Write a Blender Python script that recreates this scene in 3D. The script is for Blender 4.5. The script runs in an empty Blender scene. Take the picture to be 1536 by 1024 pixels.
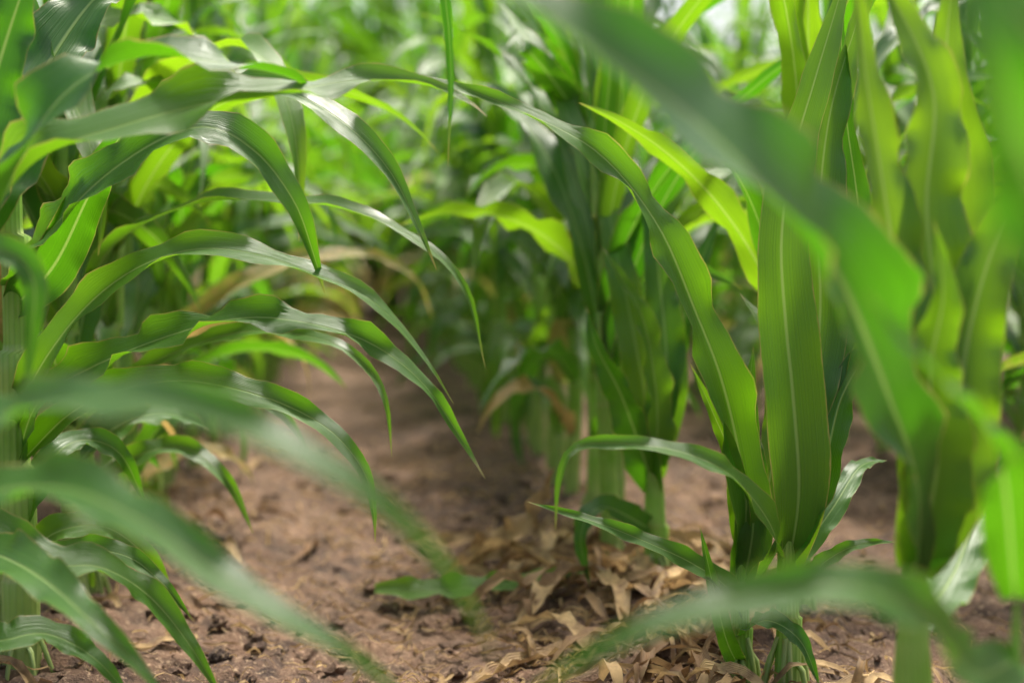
import bpy, math, random
from mathutils import Vector, Matrix, noise
random.seed(7)
rnd=random.random
def ru(a,b): return a+(b-a)*rnd()

CAMZ=0.42; PITCH=math.atan(122/2133.0)
# survey helper: bearing/elevation readings plus a distance -> world metres
def P(u,v,d):
    x=(u-768)/2133.0*d; y=-(v-512)/2133.0*d; z=d
    c,s=math.cos(PITCH),math.sin(PITCH)
    return Vector((x, z*c+y*s, CAMZ - z*s + y*c))

def row_x(y,k):  # k=0 right row, -1 left row
    return 0.186-0.0975*(y-1.83)+0.731*k
def gz(x,y):
    r=(x-row_x(y,0))/0.731
    ridge=0.012*math.cos(2*math.pi*r)
    if abs(x)<6 and y<14 and y>-2:
        n=noise.noise(Vector((x*3,y*3,0)))*0.012
        n+=noise.noise(Vector((x*11,y*11,3)))*0.012
        n+=abs(noise.noise(Vector((x*24,y*24,5))))*0.020
        n+=noise.noise(Vector((x*60,y*60,9)))*0.008
    else: n=0
    return ridge+n-0.016

# ---------------- materials
def newmat(name):
    m=bpy.data.materials.new(name); m.use_nodes=True
    nt=m.node_tree; nt.nodes.clear(); return m,nt
def N(nt,t,**k):
    n=nt.nodes.new(t)
    for a,b in k.items(): setattr(n,a,b)
    return n
def mth(nt,op,a,b=None,c=None,clamp=False):
    n=N(nt,'ShaderNodeMath',operation=op); n.use_clamp=clamp
    for i,v in enumerate((a,b,c)):
        if v is None: continue
        if isinstance(v,(int,float)): n.inputs[i].default_value=v
        else: nt.links.new(v,n.inputs[i])
    return n.outputs[0]
def mix(nt,f,a,b,bt='MIX'):
    n=N(nt,'ShaderNodeMix',data_type='RGBA',blend_type=bt)
    if isinstance(f,(int,float)): n.inputs[0].default_value=f
    else: nt.links.new(f,n.inputs[0])
    for i,v in ((6,a),(7,b)):
        if isinstance(v,tuple): n.inputs[i].default_value=(*v,1)
        else: nt.links.new(v,n.inputs[i])
    return n.outputs[2]
def maprange(nt,v,a,b,c=0.,d=1.,interp='LINEAR'):
    n=N(nt,'ShaderNodeMapRange',interpolation_type=interp)
    nt.links.new(v,n.inputs[0])
    for i,x in enumerate((a,b,c,d)): n.inputs[i+1].default_value=x
    return n.outputs[0]
def noisen(nt,vec,scale,detail=4,rough=.55):
    n=N(nt,'ShaderNodeTexNoise'); n.inputs['Scale'].default_value=scale
    n.inputs['Detail'].default_value=detail; n.inputs['Roughness'].default_value=rough
    nt.links.new(vec,n.inputs['Vector']); return n.outputs[0]

def leaf_material():
    m,nt=newmat('corn_leaf'); L=nt.links.new
    uv=N(nt,'ShaderNodeUVMap'); uv.uv_map='UVMap'
    sep=N(nt,'ShaderNodeSeparateXYZ'); L(uv.outputs[0],sep.inputs[0])
    U,V=sep.outputs[0],sep.outputs[1]
    at=N(nt,'ShaderNodeAttribute',attribute_name='tint'); sc=N(nt,'ShaderNodeSeparateColor'); L(at.outputs['Color'],sc.inputs[0])
    tint,dry,tt=sc.outputs[0],sc.outputs[1],sc.outputs[2]
    geo=N(nt,'ShaderNodeTexCoord'); obj=geo.outputs['Object']
    a=mth(nt,'ABSOLUTE',mth(nt,'SUBTRACT',U,.5))
    rib=maprange(nt,a,.012,.040,1,0,'SMOOTHSTEP')
    nlow=noisen(nt,obj,9,1)
    nhi=noisen(nt,obj,60,2)
    comb=N(nt,'ShaderNodeCombineXYZ'); L(mth(nt,'MULTIPLY',U,70),comb.inputs[0]); L(mth(nt,'MULTIPLY',V,5),comb.inputs[1]); L(mth(nt,'MULTIPLY',tint,40),comb.inputs[2])
    vn=noisen(nt,comb.outputs[0],1,1)
    s1=mth(nt,'SINE',mth(nt,'MULTIPLY',U,2*math.pi*19))
    s1=maprange(nt,s1,.2,1.)
    vein=mth(nt,'ADD',mth(nt,'MULTIPLY',s1,.45),mth(nt,'MULTIPLY',maprange(nt,vn,.35,.7),.7))
    c1=mix(nt,tint,(.014,.076,.008),(.070,.190,.006))
    c1=mix(nt,maprange(nt,nlow,.35,.65),c1,mix(nt,.4,c1,(.045,.13,.028)))
    c1=mix(nt,mth(nt,'MULTIPLY',vein,.28),c1,(.15,.30,.035))
    c1=mix(nt,mth(nt,'MULTIPLY',rib,.7),c1,(.30,.45,.14))
    edge=maprange(nt,mth(nt,'ADD',a,mth(nt,'MULTIPLY',nhi,.05)),.50,.525)
    tip=maprange(nt,mth(nt,'ADD',tt,mth(nt,'MULTIPLY',nhi,.06)),.985,1.03)
    blot=maprange(nt,mth(nt,'ADD',mth(nt,'MULTIPLY',nhi,.5),mth(nt,'MULTIPLY',dry,1.3)),.62,.95)
    d=mth(nt,'MAXIMUM',mth(nt,'MULTIPLY',mth(nt,'MAXIMUM',edge,tip),.65),blot,None,True)
    drycol=mix(nt,nhi,(.34,.22,.07),(.62,.47,.17))
    col=mix(nt,d,c1,drycol)
    tcol=mix(nt,tint,(.11,.43,.004),(.42,.76,.012))
    tcol=mix(nt,mth(nt,'MULTIPLY',vein,.42),tcol,(.045,.18,.004))
    tcol=mix(nt,mth(nt,'MULTIPLY',rib,.6),tcol,(.50,.68,.16))
    tcol=mix(nt,d,tcol,(.55,.38,.12))
    b=N(nt,'ShaderNodeBump'); b.inputs['Strength'].default_value=.5; b.inputs['Distance'].default_value=.0016
    h=mth(nt,'ADD',mth(nt,'MULTIPLY',vein,.8),mth(nt,'MULTIPLY',rib,-1.6))
    L(h,b.inputs['Height'])
    p=N(nt,'ShaderNodeBsdfPrincipled'); L(col,p.inputs['Base Color']); L(b.outputs[0],p.inputs['Normal'])
    L(maprange(nt,nlow,.3,.7,.30,.46),p.inputs['Roughness']); p.inputs['Specular IOR Level'].default_value=.62
    t=N(nt,'ShaderNodeBsdfTranslucent'); L(tcol,t.inputs['Color'])
    ms=N(nt,'ShaderNodeMixShader'); ms.inputs[0].default_value=.34
    L(p.outputs[0],ms.inputs[1]); L(t.outputs[0],ms.inputs[2])
    o=N(nt,'ShaderNodeOutputMaterial'); L(ms.outputs[0],o.inputs[0])
    return m
def stalk_material():
    m,nt=newmat('corn_stalk'); L=nt.links.new
    uv=N(nt,'ShaderNodeUVMap'); uv.uv_map='UVMap'
    sep=N(nt,'ShaderNodeSeparateXYZ'); L(uv.outputs[0],sep.inputs[0])
    at=N(nt,'ShaderNodeAttribute',attribute_name='tint'); sc=N(nt,'ShaderNodeSeparateColor'); L(at.outputs['Color'],sc.inputs[0])
    tc=N(nt,'ShaderNodeTexCoord')
    nz=noisen(nt,tc.outputs['Object'],25,2)
    s=mth(nt,'SINE',mth(nt,'MULTIPLY',sep.outputs[0],2*math.pi*16))
    col=mix(nt,maprange(nt,nz,.3,.7),(.22,.44,.05),(.42,.60,.15))
    col=mix(nt,mth(nt,'MULTIPLY',maprange(nt,s,.0,1),.3),col,(.10,.28,.03))
    col=mix(nt,sc.outputs[1],col,(.60,.58,.27))
    p=N(nt,'ShaderNodeBsdfPrincipled'); L(col,p.inputs['Base Color']); p.inputs['Roughness'].default_value=.40
    b=N(nt,'ShaderNodeBump'); b.inputs['Strength'].default_value=.4; b.inputs['Distance'].default_value=.001; L(s,b.inputs['Height']); L(b.outputs[0],p.inputs['Normal'])
    t=N(nt,'ShaderNodeBsdfTranslucent'); t.inputs[0].default_value=(.40,.70,.08,1)
    ms=N(nt,'ShaderNodeMixShader'); ms.inputs[0].default_value=.25
    L(p.outputs[0],ms.inputs[1]); L(t.outputs[0],ms.inputs[2])
    o=N(nt,'ShaderNodeOutputMaterial'); L(ms.outputs[0],o.inputs[0]); return m
def dry_material():
    m,nt=newmat('dry_leaf'); L=nt.links.new
    uv=N(nt,'ShaderNodeUVMap'); uv.uv_map='UVMap'
    sep=N(nt,'ShaderNodeSeparateXYZ'); L(uv.outputs[0],sep.inputs[0])
    at=N(nt,'ShaderNodeAttribute',attribute_name='tint'); sc=N(nt,'ShaderNodeSeparateColor'); L(at.outputs['Color'],sc.inputs[0])
    tc=N(nt,'ShaderNodeTexCoord'); nz=noisen(nt,tc.outputs['Object'],45,3)
    s=mth(nt,'SINE',mth(nt,'MULTIPLY',sep.outputs[0],2*math.pi*11))
    col=mix(nt,sc.outputs[0],(.20,.095,.035),(.72,.50,.23))
    col=mix(nt,maprange(nt,nz,.42,.70),col,(.15,.070,.028))
    col=mix(nt,mth(nt,'MULTIPLY',maprange(nt,s,.2,1),.3),col,(.60,.44,.22))
    p=N(nt,'ShaderNodeBsdfPrincipled'); L(col,p.inputs['Base Color']); p.inputs['Roughness'].default_value=.6
    b=N(nt,'ShaderNodeBump'); b.inputs['Strength'].default_value=.6; b.inputs['Distance'].default_value=.001; L(s,b.inputs['Height']); L(b.outputs[0],p.inputs['Normal'])
    t=N(nt,'ShaderNodeBsdfTranslucent'); L(col,t.inputs[0])
    ms=N(nt,'ShaderNodeMixShader'); ms.inputs[0].default_value=.25
    L(p.outputs[0],ms.inputs[1]); L(t.outputs[0],ms.inputs[2])
    o=N(nt,'ShaderNodeOutputMaterial'); L(ms.outputs[0],o.inputs[0]); return m
def soil_material():
    m,nt=newmat('soil'); L=nt.links.new
    tc=N(nt,'ShaderNodeTexCoord'); ob=tc.outputs['Object']
    n1=noisen(nt,ob,2.2,3); n2=noisen(nt,ob,26,6,.65); n3=noisen(nt,ob,160,4,.7)
    col=mix(nt,maprange(nt,n2,.38,.62),(.028,.013,.007),(.190,.105,.060))
    col=mix(nt,maprange(nt,n1,.42,.62),mix(nt,.35,col,(.045,.022,.013)),mix(nt,.4,col,(.25,.150,.09)))
    col=mix(nt,maprange(nt,n3,.55,.70),col,(.42,.29,.18))
    p=N(nt,'ShaderNodeBsdfPrincipled'); L(col,p.inputs['Base Color']); p.inputs['Roughness'].default_value=.9
    b=N(nt,'ShaderNodeBump'); b.inputs['Strength'].default_value=1.; b.inputs['Distance'].default_value=.016
    L(mth(nt,'ADD',n2,mth(nt,'MULTIPLY',n3,.35)),b.inputs['Height']); L(b.outputs[0],p.inputs['Normal'])
    o=N(nt,'ShaderNodeOutputMaterial'); L(p.outputs[0],o.inputs[0]); return m
M_LEAF=leaf_material(); M_STALK=stalk_material(); M_DRY=dry_material(); M_SOIL=soil_material()
MATS=[M_LEAF,M_STALK,M_DRY]

# ---------------- mesh builder
class MB:
    def __init__(s): s.v=[];s.f=[];s.uv=[];s.col=[];s.mi=[]
    def grid(s,rows,uvs,cols,mi,closed=False):
        nr=len(rows); nc=len(rows[0]); b=len(s.v)
        for r in rows: s.v.extend(r)
        for i in range(nr-1):
            for j in range(nc if closed else nc-1):
                j2=(j+1)%nc
                s.f.append((b+i*nc+j,b+i*nc+j2,b+(i+1)*nc+j2,b+(i+1)*nc+j))
                s.uv.extend((uvs[i][j],uvs[i][j+1],uvs[i+1][j+1],uvs[i+1][j]))
                s.col.extend((cols[i],cols[i],cols[i+1],cols[i+1])); s.mi.append(mi)
    def build(s,name,mesh_only=False):
        me=bpy.data.meshes.new(name); me.from_pydata([tuple(x) for x in s.v],[],s.f)
        uvl=me.uv_layers.new(name='UVMap'); flat=[c for u in s.uv for c in u]; uvl.data.foreach_set('uv',flat)
        ca=me.color_attributes.new('tint','FLOAT_COLOR','CORNER'); ca.data.foreach_set('color',[c for u in s.col for c in (u[0],u[1],u[2],1.)])
        for m in MATS: me.materials.append(m)
        me.polygons.foreach_set('material_index',s.mi); me.polygons.foreach_set('use_smooth',[True]*len(s.f)); me.update()
        if mesh_only: return me
        o=bpy.data.objects.new(name,me); bpy.context.scene.collection.objects.link(o); return o

def catmull(pts,n):
    p=[2*pts[0]-pts[1]]+list(pts)+[2*pts[-1]-pts[-2]]
    dn=[]
    for i in range(len(pts)-1):
        a,b,c,d=p[i],p[i+1],p[i+2],p[i+3]
        for k in range(14):
            t=k/14
            dn.append(.5*((2*b)+(c-a)*t+(2*a-5*b+4*c-d)*t*t+(3*b-a-3*c+d)*t**3))
    dn.append(pts[-1])
    L=[0]
    for i in range(1,len(dn)): L.append(L[-1]+(dn[i]-dn[i-1]).length)
    out=[];j=0
    for i in range(n+1):
        x=L[-1]*i/n
        while j<len(L)-2 and L[j+1]<x: j+=1
        f=(x-L[j])/max(1e-9,L[j+1]-L[j]); out.append(dn[j].lerp(dn[j+1],min(1,f)))
    return out,L[-1]

def leaf(mb,sp,length,width,hint=None,side0=None,roll0=0,roll1=0,wave=.10,nwave=5,nc=7,tint=.5,dry=0.,mi=0,k0=1.5,k1=.35,basew=.5,fold=.18,tipexp=2.3,ramp=.28,rp=.8):
    n=len(sp)-1; rows=[];uvs=[];cols=[]
    ph1=ru(0,6.3);ph2=ru(0,6.3)
    f1=nwave*ru(.85,1.15); f2=nwave*ru(.85,1.15)
    Sprev=None
    for i,p in enumerate(sp):
        t=i/n
        T=(sp[min(n,i+1)]-sp[max(0,i-1)]).normalized()
        if hint is not None:
            x=t*(len(hint)-1); a=int(min(len(hint)-2,x)) if len(hint)>1 else 0
            h=hint[a].lerp(hint[a+1],x-a) if len(hint)>1 else hint[0]
            S=T.cross(h)
            if S.length<.05 and Sprev: S=Sprev-T*T.dot(Sprev)
        else: S=side0-T*T.dot(side0)
        S.normalize(); 
        Sprev=S.copy()
        r=roll0+(roll1-roll0)*t
        if r: S=Matrix.Rotation(r,3,T)@S
        Nn=S.cross(T).normalized()
        q=min(1,t/ramp); q=q**rp*(2-q**rp)
        w=.5*width*(basew+(1-basew)*q)*max(.012,(1-t**tipexp))
        kap=k0+(k1-k0)*min(1,t/.18)
        row=[];ur=[]
        for j in range(nc):
            s=-1+2*j/(nc-1)
            xo=w*math.sin(kap*s)/kap; no=w*(1-math.cos(kap*s))/kap+fold*abs(s)*w*min(1,t*6)
            amp=wave*width*.5*min(1,t*5)*min(1,(1-t)*3)
            ph=ph1+6.283*f1*t if s<0 else ph2+6.283*f2*t
            no+=amp*s*s*math.sin(ph)+amp*.35*s*s*math.sin(ph*2.3+1)
            row.append(p+S*xo+Nn*no); ur.append(((s+1)/2,t*length))
        rows.append(row);uvs.append(ur);cols.append((tint,dry,t))
    mb.grid(rows,uvs,cols,mi)

def stalk(mb,base,top,r0,r1,nodes=6,ns=10,dry0=.0,seg=5,cone=False):
    rows=[];uvs=[];cols=[]
    L=(top-base).length; A=(top-base).normalized()
    X=A.orthogonal().normalized();Y=A.cross(X)
    for k in range(nodes):
        for q in range(seg):
            zz=k+.0 if q==0 else k+[0,.06,.4,.8,.97][min(q,4)]
            f=zz/nodes
            r=(r0+(r1-r0)*f)*(1.0+.16*(q/(seg-1)) if q>0 else 1.10)
            if cone: r*=max(.05,1-max(0,f-.45)/.55)
            c=base+A*(L*f)+X*(.004*math.sin(k*2.2+f*3))
            rows.append([c+(X*math.cos(6.283*j/ns)+Y*math.sin(6.283*j/ns))*r for j in range(ns)])
            uvs.append([(j/ns,f*L) for j in range(ns+1)]); cols.append((rnd()*.2,max(0,dry0*(1-f*5))+(.35 if q==0 else 0),f))
    rows.append([base+A*(L*1.03)+(X*math.cos(6.283*j/ns)+Y*math.sin(6.283*j/ns))*.0005 for j in range(ns)])
    uvs.append([(j/ns,L) for j in range(ns+1)]); cols.append((.1,0,1))
    mb.grid(rows,uvs,cols,1,closed=True)

def braceroots(mb,base,r,n=9):
    for i in range(n):
        a=6.283*i/n+ru(-.3,.3); d=Vector((math.cos(a),math.sin(a),0))
        pts=[base+Vector((0,0,ru(.03,.055)))+d*r*.7, base+d*(r*1.5)+Vector((0,0,.022)), base+d*(r*ru(1.9,2.6))+Vector((0,0,-.03))]
        sp,L=catmull(pts,5); rows=[];uv=[];co=[]
        for k,p in enumerate(sp):
            rr=.0032*(1-k/12); rows.append([p+Vector((math.cos(q*1.571)*rr,math.sin(q*1.571)*rr,rr*.3*math.cos(q*1.57))) for q in range(4)])
            uv.append([(q/4,k) for q in range(5)]);co.append((.5,.5,0))
        mb.grid(rows,uv,co,1,closed=True)

def arcleaf(mb,base,az,length,width,e0,drop,n=16,drift=0.,pw=1.25,**k):
    sp=[base.copy()];p=base.copy();st=length/n
    for i in range(n):
        t=(i+.5)/n; e=e0-drop*t**pw; a=az+drift*t*t
        p=p+Vector((math.cos(e)*math.cos(a),math.cos(e)*math.sin(a),math.sin(e)))*st
        p.z=max(p.z,base.z*0+.012); sp.append(p.copy())
    side=Vector((math.cos(az),math.sin(az),0)).cross(Vector((0,0,1)))
    leaf(mb,sp,length,width,side0=side,**k)

def procplant(mb,base,H,az,n=16,nc=5,zmin=0.,zstart=.07,spread=.6,lenscale=1.,ns=8,r0=.014,erect=0.,wscale=1.,dens=5):
    lean=Vector((ru(-.05,.05),ru(-.05,.05),0))
    Hs=H*.62
    nl=int(10+H*dens)
    stalk(mb,base+Vector((0,0,-.02)),base+Vector((0,0,Hs))+lean*Hs,r0,r0*.55,nodes=max(5,int(Hs/.11)),ns=ns,dry0=.5)
    for i in range(nl):
        f=i/(nl-1); z=zstart+(Hs-zstart)*f**.95
        if z<zmin: continue
        a=az+math.pi*i+ru(-spread,spread)
        ln=(.28+.38*math.sin(math.pi*min(1,f*.8+.12)))*lenscale*ru(.75,1.15)
        if f>.8: e0=math.radians(ru(75,88)); drop=math.radians(ru(20,110))
        else: e0=math.radians(ru(50,74)); drop=math.radians(ru(90,165))
        if f<.2: e0=math.radians(ru(25,60)); ln*=.75
        if erect: e0=e0+(math.radians(84)-e0)*erect; drop*=(1-.6*erect)
        dr=0.
        if f<.15: dr=ru(0,.75) if rnd()<.5 else 0
        elif f<.6 and rnd()<.09: dr=ru(.3,.7)
        elif rnd()<.3: dr=ru(.0,.15)
        b=base+Vector((0,0,z))+lean*z
        rr=r0*(1-.4*f)*.6
        b=b+Vector((math.cos(a),math.sin(a),0))*rr
        arcleaf(mb,b,a,ln,(.034+.026*math.sin(math.pi*min(1,f+.15)))*ru(.7,1.15)*wscale,e0,drop,n=n,drift=ru(-.8,.8),pw=ru(.9,1.6),
                nc=nc,tint=rnd()**1.3,dry=dr,roll0=0,roll1=ru(-1.4,1.4),wave=ru(.1,.4),nwave=ru(3,6))
# ---------------- ground sheet
def axis(lo,hi,f,end):
    a=[lo]; 
    while a[-1]<hi: a.append(a[-1]+f)
    s=f
    while a[-1]<end: s*=1.22; a.append(a[-1]+s)
    s=f
    while a[0]>-end: s*=1.22; a.insert(0,a[0]-s)
    return a
xs=axis(-1.1,1.0,.009,600); ys=axis(1.1,3.4,.011,600)
gv=[(x,y,gz(x,y)) for y in ys for x in xs]; nx=len(xs)
gf=[(j*nx+i,j*nx+i+1,(j+1)*nx+i+1,(j+1)*nx+i) for j in range(len(ys)-1) for i in range(nx-1)]
gm=bpy.data.meshes.new('ground'); gm.from_pydata(gv,[],gf); gm.materials.append(M_SOIL)
gm.polygons.foreach_set('use_smooth',[True]*len(gf))
go=bpy.data.objects.new('ground',gm); bpy.context.scene.collection.objects.link(go)

# ---------------- background plant variants, instanced in rows
VAR=[]
for i in range(14):
    mb=MB(); procplant(mb,Vector((0,0,0)),ru(1.25,1.6),0.0,n=13,nc=5,zstart=.10,dens=5.5)
    VAR.append(mb.build('corn_plant_mesh',True))
def mkrow(k,y0,y1,step,along=False):
    e=bpy.data.objects.new('corn_row',None); bpy.context.scene.collection.objects.link(e)
    y=y0;i=0
    while y<y1:
        x=row_x(y,k)+ru(-.03,.03)
        o=bpy.data.objects.new('plant_%d'%i,random.choice(VAR)); bpy.context.scene.collection.objects.link(o)
        o.location=(x,y,gz(x,y)); s=ru(.88,1.1)*(1+.085*max(0,y-2.8)); o.scale=(s,s,s*ru(.95,1.05))
        rz=ru(0,6.283)
        if along: rz=1.57+ru(-.7,.7)+random.choice((0,3.1416))
        o.rotation_euler=(ru(-.05,.05),ru(-.05,.05),rz); o.parent=e
        y+=step*ru(.8,1.2)*(1+.05*max(0,y-3)); i+=1
mkrow(0,2.5,14,.2,True); mkrow(-1,2.5,14,.18,True)
for k in (1,2,3): mkrow(k,1.3+k*.5,12,.21)
for k in (-2,-3): mkrow(k,1.3+abs(k)*.4,12,.21)
for j in range(2):
    e=bpy.data.objects.new('corn_row',None); bpy.context.scene.collection.objects.link(e)
    for i in range(24):
        x=-3.5+i*.17+ru(-.05,.05); y=12.5+j*.7
        o=bpy.data.objects.new('plant_%d'%i,random.choice(VAR)); bpy.context.scene.collection.objects.link(o)
        o.location=(x,y,-.02); s=ru(2.5,2.9); o.scale=(s,s,s); o.rotation_euler=(0,0,ru(0,6.28)); o.parent=e

# ---------------- near plants
def V3(*a): return Vector(a)
UPF=[V3(0,-.75,.65)]
def hl(mb,pts,w,hint=None,n=44,nc=9,axisxy=None,**k):
    wp=[P(*q) for q in pts]
    if axisxy: wp[0].x,wp[0].y=axisxy     # every leaf starts on its own stalk
    sp,L=catmull(wp,n)
    hint=hint or UPF
    k.setdefault('tint',ru(.25,.8)); k.setdefault('k0',1.1); k.setdefault('wave',.2)
    leaf(mb,sp,L,w*1.05,hint=[h.normalized() for h in hint],nc=nc,**k)
def nearplant(k,y,H,leaves,dx=0,r0=.014,procz=None,az=0,seed=1,lean=(0,0),**pk):
    random.seed(seed)
    x=row_x(y,k)+dx; b=V3(x,y,gz(x,y)-.004)
    mb=MB()
    if procz is not None:
        procplant(mb,b,H,az,n=22,nc=7,zmin=procz,ns=14,r0=r0,**pk)
    else:
        stalk(mb,b+V3(0,0,-.02),b+V3(lean[0],lean[1],H*.62),r0,r0*.5,nodes=max(3,int(H*.62/.11)),ns=16,dry0=.6,cone=H<.6)
    braceroots(mb,b,r0)
    for a in leaves:
        d=a[2] if len(a)>2 else {}
        hl(mb,a[0],a[1],axisxy=(x,y),**d)
    return mb.build('corn_plant')
CAMF=[V3(0,-1,.15)]
# --- left row
nearplant(-1,1.45,1.3,[
  ([(25,640,1.45),(55,560,1.42),(120,470,1.38),(200,405,1.34),(290,374,1.32),(380,380,1.31),(470,410,1.31),(560,452,1.30),(630,530,1.30),(680,605,1.30)],.044,dict(hint=[V3(-.5,-.9,.2),V3(0,-.6,.7),V3(.3,-.4,.8)],tint=.45,tipexp=2)),
  ([(25,690,1.45),(60,600,1.42),(150,545,1.38),(250,505,1.34),(350,478,1.31),(450,482,1.30),(550,512,1.30),(630,570,1.30),(690,655,1.30),(728,718,1.30)],.046,dict(hint=[V3(-.3,-.9,.4),V3(0,-.55,.8),V3(.3,-.8,.5)],tint=.35,wave=.35,nwave=6)),
  ([(30,700,1.45),(120,610,1.42),(240,573,1.40),(330,578,1.37),(420,604,1.35),(495,645,1.34),(545,705,1.33),(560,760,1.33),(563,812,1.33)],.042,dict(tint=.3)),
  ([(20,420,1.45),(90,330,1.35),(190,240,1.3),(300,190,1.3),(380,225,1.3),(440,300,1.3),(470,380,1.31),(487,440,1.32)],.062,dict(tint=.25)),
  ([(25,460,1.45),(80,400,1.4),(130,300,1.36),(170,220,1.34),(230,150,1.32)],.05,dict(hint=[V3(.4,-.9,.3)],tint=.1)),
  ([(25,880,1.45),(100,830,1.42),(180,830,1.4),(240,870,1.38),(290,930,1.38)],.032,dict(tint=.3)),
  ([(25,860,1.45),(80,800,1.46),(160,790,1.48),(230,850,1.5),(270,960,1.5)],.034,dict(tint=.6)),
  ([(25,800,1.45),(70,700,1.46),(120,660,1.5),(180,680,1.52),(220,760,1.55)],.036,dict(tint=.2)),
],dx=0,r0=.018,seed=11)
nearplant(-1,1.22,1.5,[
  ([(-60,520,1.2),(-10,330,1.15),(60,235,1.1),(180,190,1.1),(300,158,1.12),(420,140,1.15),(540,120,1.2),(640,128,1.22),(700,150,1.22),(730,175,1.22)],.066,dict(hint=[V3(-.3,-.8,.5),V3(0,-.6,.8),V3(.1,-.6,.8)],tint=.5,wave=.35,nwave=4)),
  ([(-60,560,1.2),(-30,400,1.1),(30,240,1.05),(110,130,1.05),(220,85,1.08),(330,95,1.1),(430,115,1.15),(470,140,1.2)],.080,dict(hint=[V3(-.6,-.7,.5),V3(-.4,-.5,.8),V3(0,-.3,.95)],tint=.1,wave=.3)),
  ([(-60,400,1.2),(10,220,1.25),(70,100,1.3),(150,-10,1.35),(260,-90,1.4)],.085,dict(hint=CAMF,tint=.0)),
  ([(-60,420,1.2),(-30,200,1.2),(10,60,1.2),(60,-90,1.2)],.085,dict(hint=CAMF,tint=.05)),
  ([(-60,840,1.2),(-10,830,1.15),(60,865,1.08),(130,925,1.02),(200,990,1.0),(260,1060,1.0)],.045,dict(hint=[V3(0,-.6,.8)],tint=.2)),
  ([(-60,760,1.2),(60,840,1.2),(150,850,1.22),(220,890,1.25),(280,960,1.25),(335,1050,1.25)],.04,dict(hint=[V3(0,-.6,.8)],tint=.4)),
  ([(-60,980,1.2),(0,960,1.2),(70,950,1.22),(140,985,1.22),(200,1050,1.22)],.035,dict(hint=[V3(0,-.6,.8)],tint=.3)),
],r0=.016,seed=12)
nearplant(-1,.98,1.3,[
  ([(-200,700,.98),(-100,650,.85),(30,615,.72),(160,600,.64),(300,615,.59),(430,665,.57),(550,735,.57),(640,820,.57),(700,905,.57),(745,990,.57)],.040,dict(hint=[V3(0,-.7,.7)],tint=.1)),
  ([(-200,900,.98),(-60,760,.85),(80,730,.78),(200,775,.72),(310,850,.68),(420,920,.66),(530,985,.66),(640,1080,.66)],.046,dict(hint=[V3(0,-.6,.8)],tint=.05)),
  ([(-200,500,.98),(-90,380,.95),(10,380,.95),(50,420,.95),(48,500,.95),(38,590,.95)],.03,dict(hint=[V3(.3,-.8,.4)],tint=.1)),
],r0=.016,seed=13)
nearplant(-1,1.60,1.2,[],procz=.04,az=1.6,seed=41,r0=.013,erect=.2,dx=-.05,lenscale=.8)
nearplant(-1,1.70,1.1,[],procz=.04,az=1.2,seed=42,r0=.012,erect=.3,dx=.0,lenscale=.7)
nearplant(-1,1.80,1.3,[
  ([(95,500,1.75),(160,380,1.7),(280,310,1.6),(420,300,1.55),(540,320,1.5),(640,370,1.48),(700,440,1.47),(728,552,1.47)],.036,dict(hint=[V3(0,-.4,.9)],tint=.4)),
  ([(95,640,1.75),(200,560,1.7),(350,500,1.6),(480,508,1.5),(545,545,1.48),(578,600,1.46),(588,685,1.46)],.030,dict(tint=.5)),
  ([(95,300,1.75),(180,200,1.6),(300,140,1.5),(420,135,1.42),(510,180,1.4),(580,250,1.38),(625,335,1.37),(655,405,1.37)],.060,dict(hint=[V3(0,-.6,.8),V3(.3,-.8,.4)],tint=.3)),
  ([(95,200,1.75),(240,-60,1.6),(430,-170,1.4),(580,-150,1.25),(655,-50,1.2),(676,90,1.2),(672,250,1.2)],.034,dict(hint=[V3(0,-.5,.8),V3(-.3,-.9,.2)],tint=.0)),
  ([(95,800,1.75),(180,700,1.72),(270,670,1.7),(340,720,1.68),(380,800,1.68)],.036,dict(tint=.5)),
],procz=.04,az=1.3,seed=14,lenscale=.95)
nearplant(-1,1.93,1.3,[
  ([(150,780,1.93),(240,640,1.9),(330,590,1.88),(420,620,1.86),(470,700,1.86)],.04,dict(tint=.3)),
],procz=.04,az=1.9,seed=15,r0=.014,lenscale=.9)
nearplant(-1,2.12,1.4,[],procz=.04,az=.9,seed=16,r0=.014,lenscale=.95)
nearplant(-1,2.32,1.4,[
  ([(250,520,2.3),(350,430,2.3),(450,388,2.35),(550,382,2.4),(620,415,2.45),(650,480,2.5)],.035,dict(dry=.45,tint=.9)),
],procz=.04,az=2.4,seed=17,r0=.014,lenscale=.95)
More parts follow.
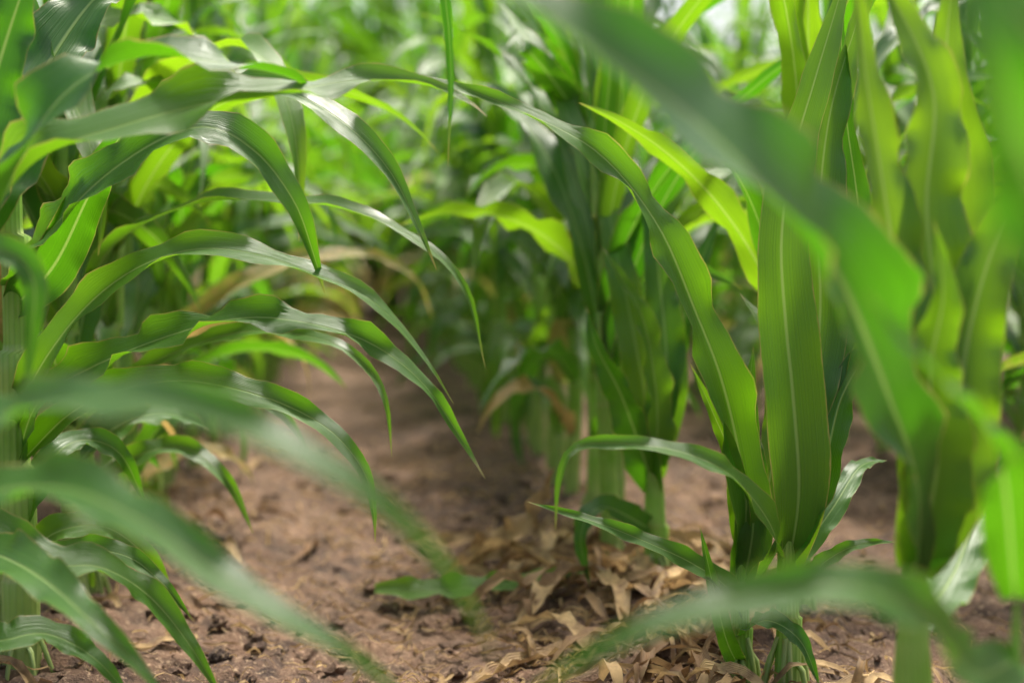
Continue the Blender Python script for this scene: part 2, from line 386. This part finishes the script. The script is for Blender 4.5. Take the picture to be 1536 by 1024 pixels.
# --- right row
nearplant(0,1.40,.35,[
  ([(1130,860,1.4),(1118,740,1.39),(1085,580,1.37),(1040,460,1.35),(985,335,1.33),(900,232,1.3),(800,175,1.28),(700,135,1.26),(600,105,1.25)],.050,dict(hint=[V3(.4,-.9,.2),V3(.3,-.8,.5),V3(0,-.7,.7)],tint=.4,wave=.3)),
  ([(1128,830,1.4),(1100,700,1.38),(1070,620,1.36),(1035,545,1.35)],.022,dict(hint=CAMF,tint=.6)),
  ([(1132,900,1.4),(1165,820,1.32),(1110,725,1.25),(1030,680,1.2),(930,665,1.2),(862,672,1.2),(838,720,1.2),(833,795,1.2)],.028,dict(tint=.35)),
  ([(1128,930,1.4),(1090,880,1.38),(1030,840,1.37),(940,800,1.36),(870,775,1.36),(790,752,1.36)],.024,dict(tint=.3)),
  ([(1130,900,1.4),(1130,780,1.4),(1120,640,1.42),(1130,520,1.43)],.04,dict(hint=CAMF,tint=.3)),
  ([(1120,1010,1.4),(1090,960,1.38),(1070,880,1.37),(1050,790,1.37)],.02,dict(hint=CAMF,tint=.3)),
  ([(1135,860,1.4),(1150,740,1.42),(1165,620,1.44),(1150,500,1.46),(1110,440,1.5)],.035,dict(hint=CAMF,tint=.8)),
  ([(1120,960,1.4),(1150,930,1.36),(1200,960,1.33),(1230,1030,1.33)],.026,dict(tint=.1)),
],r0=.011,seed=21)
nearplant(0,1.36,.42,[
  ([(1195,860,1.36),(1198,740,1.35),(1190,600,1.34),(1178,480,1.34),(1172,360,1.34),(1188,240,1.35),(1222,120,1.36),(1258,0,1.38),(1290,-120,1.4)],.060,dict(hint=[V3(0,-1,.1),V3(.1,-1,0),V3(.5,-.8,0)],tint=.6,basew=.35,k1=.3,wave=.1)),
  ([(1200,840,1.37),(1235,700,1.36),(1265,590,1.38),(1320,510,1.4),(1380,480,1.42)],.045,dict(hint=[V3(-.6,-.8,.3)],tint=.1)),
  ([(1205,700,1.38),(1228,500,1.4),(1228,330,1.4),(1245,170,1.41),(1290,20,1.42),(1330,-100,1.42)],.055,dict(hint=[V3(-.2,-1,0),V3(.6,-.8,0)],tint=.7)),
  ([(1210,700,1.38),(1275,480,1.42),(1288,330,1.42),(1270,180,1.42),(1262,60,1.42),(1262,-60,1.42)],.040,dict(hint=[V3(-.7,-.8,0)],tint=.1)),
  ([(1200,900,1.36),(1240,840,1.33),(1290,816,1.32),(1345,812,1.32)],.02,dict(tint=.4)),
  ([(1198,860,1.36),(1250,760,1.4),(1290,700,1.45),(1330,690,1.5)],.03,dict(hint=[V3(-.3,-.8,.5)],tint=.2)),
],dx=.035,r0=.013,seed=22)
nearplant(0,1.0,.5,[
  ([(1400,900,1.0),(1378,740,.95),(1335,600,.88),(1255,410,.80),(1160,295,.72),(1050,188,.67),(915,88,.64),(775,0,.62),(620,-75,.6)],.086,dict(hint=[V3(.5,-1,.3),V3(.1,-.9,.4),V3(-.1,-.6,.8)],tint=.0,tipexp=5,basew=.16,ramp=.62,rp=1.5)),
  ([(1400,860,1.0),(1425,700,1.0),(1450,520,1.0),(1480,400,1.0),(1520,300,1.0),(1580,200,1.0)],.06,dict(hint=[V3(-.3,-.9,.1)],tint=.7)),
  ([(1395,800,1.0),(1370,620,1.0),(1350,450,1.0),(1325,280,1.0),(1300,120,1.0),(1280,-60,1.0)],.05,dict(hint=[V3(.3,-.9,0)],tint=1)),
  ([(1395,640,1.0),(1400,480,1.02),(1390,300,1.02),(1400,140,1.02),(1340,0,1.03),(1280,-80,1.03)],.06,dict(hint=[V3(.2,-.9,0)],tint=1)),
  ([(1395,700,1.0),(1420,520,1.04),(1430,400,1.06),(1440,250,1.06),(1420,100,1.06),(1430,-60,1.06)],.065,dict(hint=[V3(-.5,-.9,0)],tint=.9)),
  ([(1400,860,1.0),(1405,700,.97),(1395,560,.95),(1415,440,.94),(1400,330,.94)],.05,dict(hint=[V3(.1,-.9,0)],tint=.6)),
  ([(1405,960,1.0),(1430,860,1.08),(1465,780,1.13),(1510,745,1.16),(1580,760,1.18)],.045,dict(hint=[V3(-.4,-.8,.5)],tint=.1)),
],r0=.017,seed=23,dx=.02)
nearplant(0,.8,.4,[
  ([(1540,1000,.8),(1460,1010,.72),(1390,930,.66),(1300,885,.62),(1190,885,.6),(1080,905,.58),(980,935,.57),(880,985,.56),(780,1050,.56)],.036,dict(hint=[V3(0,-.8,.6)],tint=.1)),
  ([(1545,900,.8),(1500,690,.74),(1430,590,.68),(1360,520,.64),(1300,440,.62)],.03,dict(hint=[V3(-.3,-.7,.6)],tint=.1)),
],r0=.017,seed=24)
nearplant(0,.58,.8,[
  ([(1900,900,.58),(1720,600,.5),(1590,350,.44),(1500,120,.4),(1450,-80,.4),(1410,-260,.4)],.065,dict(hint=[V3(.3,-.8,-.4)],tint=.0)),
  ([(1900,700,.58),(1770,400,.50),(1640,170,.46),(1500,-20,.44),(1330,-190,.43)],.085,dict(hint=[V3(.1,-.8,.4)],tint=.0,basew=.6)),
  ([(1900,620,.58),(1780,300,.54),(1660,60,.52),(1540,-120,.5),(1400,-250,.5)],.09,dict(hint=[V3(.1,-.8,.4)],tint=.0,basew=.6)),
],r0=.017,seed=25)
nearplant(0,1.83,.45,[
  ([(985,720,1.83),(985,600,1.8),(965,480,1.78),(930,415,1.77),(903,370,1.77)],.045,dict(hint=[V3(.6,-.8,.1)],tint=.6)),
  ([(985,740,1.83),(935,600,1.8),(895,520,1.78),(880,460,1.78)],.05,dict(hint=[V3(-.4,-.8,.1)],tint=.1)),
  ([(985,700,1.83),(1000,560,1.84),(990,430,1.86),(975,320,1.88),(940,230,1.9)],.055,dict(hint=CAMF,tint=.5)),
  ([(985,680,1.83),(950,500,1.88),(925,380,1.9),(900,280,1.95),(850,220,2.0)],.05,dict(hint=CAMF,tint=.9)),
  ([(985,680,1.83),(1020,500,1.86),(1060,370,1.88),(1095,300,1.9)],.04,dict(hint=[V3(-.4,-.8,.1)],tint=.1)),
  ([(985,800,1.83),(905,760,1.78),(872,800,1.76),(885,880,1.76)],.035,dict(hint=[V3(-.4,-.7,.4)],tint=.2)),
],r0=.016,seed=26)
nearplant(0,1.74,.9,[],dx=.16,procz=.15,az=1.2,seed=27,r0=.012,erect=.7)
nearplant(0,1.96,1.0,[],procz=.20,az=1.9,seed=28,r0=.013,dx=-.035,erect=.75,lenscale=.8)
nearplant(0,2.14,1.2,[],procz=.15,az=1.1,seed=29,r0=.013,erect=.6,lenscale=.85)
nearplant(0,2.34,1.2,[],procz=.10,az=2.2,seed=30,r0=.013,erect=.4)

# ---------------- litter
random.seed(5)
mb=MB()
def litter(x,y,L,w,az,lift=.0,curl=.4,tc=0):
    pts=[];p=V3(x,y,0);a=az
    for i in range(5):
        pts.append(V3(p.x,p.y,gz(p.x,p.y)+.004+lift*math.sin(math.pi*i/4)+rnd()*.004)); a+=ru(-curl,curl); p+=V3(math.cos(a),math.sin(a),0)*L/4
    sp,LL=catmull(pts,max(5,int(L/.012)))
    leaf(mb,sp,LL,w,hint=[V3(ru(-.6,.6),ru(-.9,.3),1),V3(ru(-.6,.6),ru(-.9,.3),1)],nc=5,tint=min(1,max(0,rnd()+tc)),mi=2,k0=ru(.3,1.6),k1=ru(.3,1.8),wave=.35,nwave=ru(2,6),tipexp=5,basew=.6)
for i in range(3600):
    y=1.2+abs(random.gauss(0,1.4)); x=row_x(y,-1)+.73*rnd()+ru(-.15,.6)
    litter(x,y,ru(.008,.045),ru(.001,.005),ru(0,6.3),tc=.2)
for i in range(220):
    y=1.3+rnd()*.9; x=row_x(y,0)+random.gauss(-.05,.09)
    litter(x,y,ru(.03,.12),ru(.004,.018),ru(0,6.3),lift=ru(0,.03))
for i in range(40):
    y=1.5+rnd()*.6; x=row_x(y,0)+random.gauss(-.08,.07)
    litter(x,y,ru(.10,.20),ru(.018,.032),ru(0,6.3),lift=ru(0,.04),tc=.1)
for i in range(90):
    y=1.25+rnd()*2.4; x=row_x(y,-1)+random.gauss(.02,.10)
    litter(x,y,ru(.04,.14),ru(.006,.018),ru(0,6.3),lift=ru(0,.02),tc=-.2)
mb.build('dry_leaf_litter')
mb=MB()
hl(mb,[(690,860,1.9),(740,820,1.88),(785,790,1.87),(812,750,1.87),(832,700,1.86)],.045,hint=[V3(-.4,-.8,.6)],mi=2,tint=.5,wave=.4)
hl(mb,[(985,900,1.80),(900,920,1.7),(820,930,1.68),(740,950,1.66)],.03,hint=[V3(0,-.4,.9)],mi=2,tint=1,wave=.4)
mb.build('dry_corn_leaf')
mb=MB()
hl(mb,[(562,885,1.80),(640,885,1.80),(740,876,1.8),(830,862,1.8),(910,856,1.82)],.035,hint=[V3(0,-.6,.8)],tint=1,wave=.3,dry=.12)
mb.build('fallen_corn_leaf')

# clods
import bmesh
bm=bmesh.new()
for i in range(1000):
    y=1.25+abs(random.gauss(0,.9)); x=row_x(y,-1)+ru(-.2,1.1); r=random.choice((.002,.003,.004,.006,.011))*ru(.7,1.3)
    g=bmesh.ops.create_icosphere(bm,subdivisions=2,radius=r)
    q=V3(rnd()*50,rnd()*50,0); sx,sy=ru(.8,1.3),ru(.8,1.3)
    for v in g['verts']:
        k=1+.8*noise.noise(v.co/r*1.1+q); v.co=V3(v.co.x*k*sx+x,v.co.y*k*sy+y,v.co.z*k*.7+gz(x,y)+r*.15)
me=bpy.data.meshes.new('soil_clods'); bm.to_mesh(me); me.materials.append(M_SOIL)
o=bpy.data.objects.new('soil_clods',me); bpy.context.scene.collection.objects.link(o)

# ---------------- light
w=bpy.data.worlds.new('World'); bpy.context.scene.world=w; w.use_nodes=True; nt=w.node_tree
bg=nt.nodes['Background']; sky=nt.nodes.new('ShaderNodeTexSky'); sky.sky_type='NISHITA'; sky.sun_disc=False
EL,AZ=64,25
sky.sun_elevation=math.radians(EL); sky.sun_rotation=math.radians(AZ); sky.dust_density=7; sky.air_density=1
nt.links.new(sky.outputs[0],bg.inputs[0]); bg.inputs[1].default_value=.27
sl=bpy.data.lights.new('sun','SUN'); sl.energy=7.5; sl.angle=math.radians(9); sl.color=(1,.95,.86)
so=bpy.data.objects.new('sun',sl); bpy.context.scene.collection.objects.link(so)
sd=V3(math.sin(math.radians(AZ))*math.cos(math.radians(EL)),math.cos(math.radians(AZ))*math.cos(math.radians(EL)),math.sin(math.radians(EL)))
so.rotation_euler=sd.to_track_quat('Z','Y').to_euler()

# ---------------- camera
cd=bpy.data.cameras.new('camera'); co=bpy.data.objects.new('camera',cd); bpy.context.scene.collection.objects.link(co)
cd.lens=50; cd.sensor_width=36; cd.clip_start=.02; cd.clip_end=2000
co.location=(0,0,CAMZ); co.rotation_euler=(math.radians(90)-PITCH,0,0)
cd.dof.use_dof=True; cd.dof.focus_distance=1.36; cd.dof.aperture_fstop=2.8
sc=bpy.context.scene; sc.camera=co
sc.view_settings.view_transform='Standard'; sc.view_settings.look='None'; sc.view_settings.exposure=0
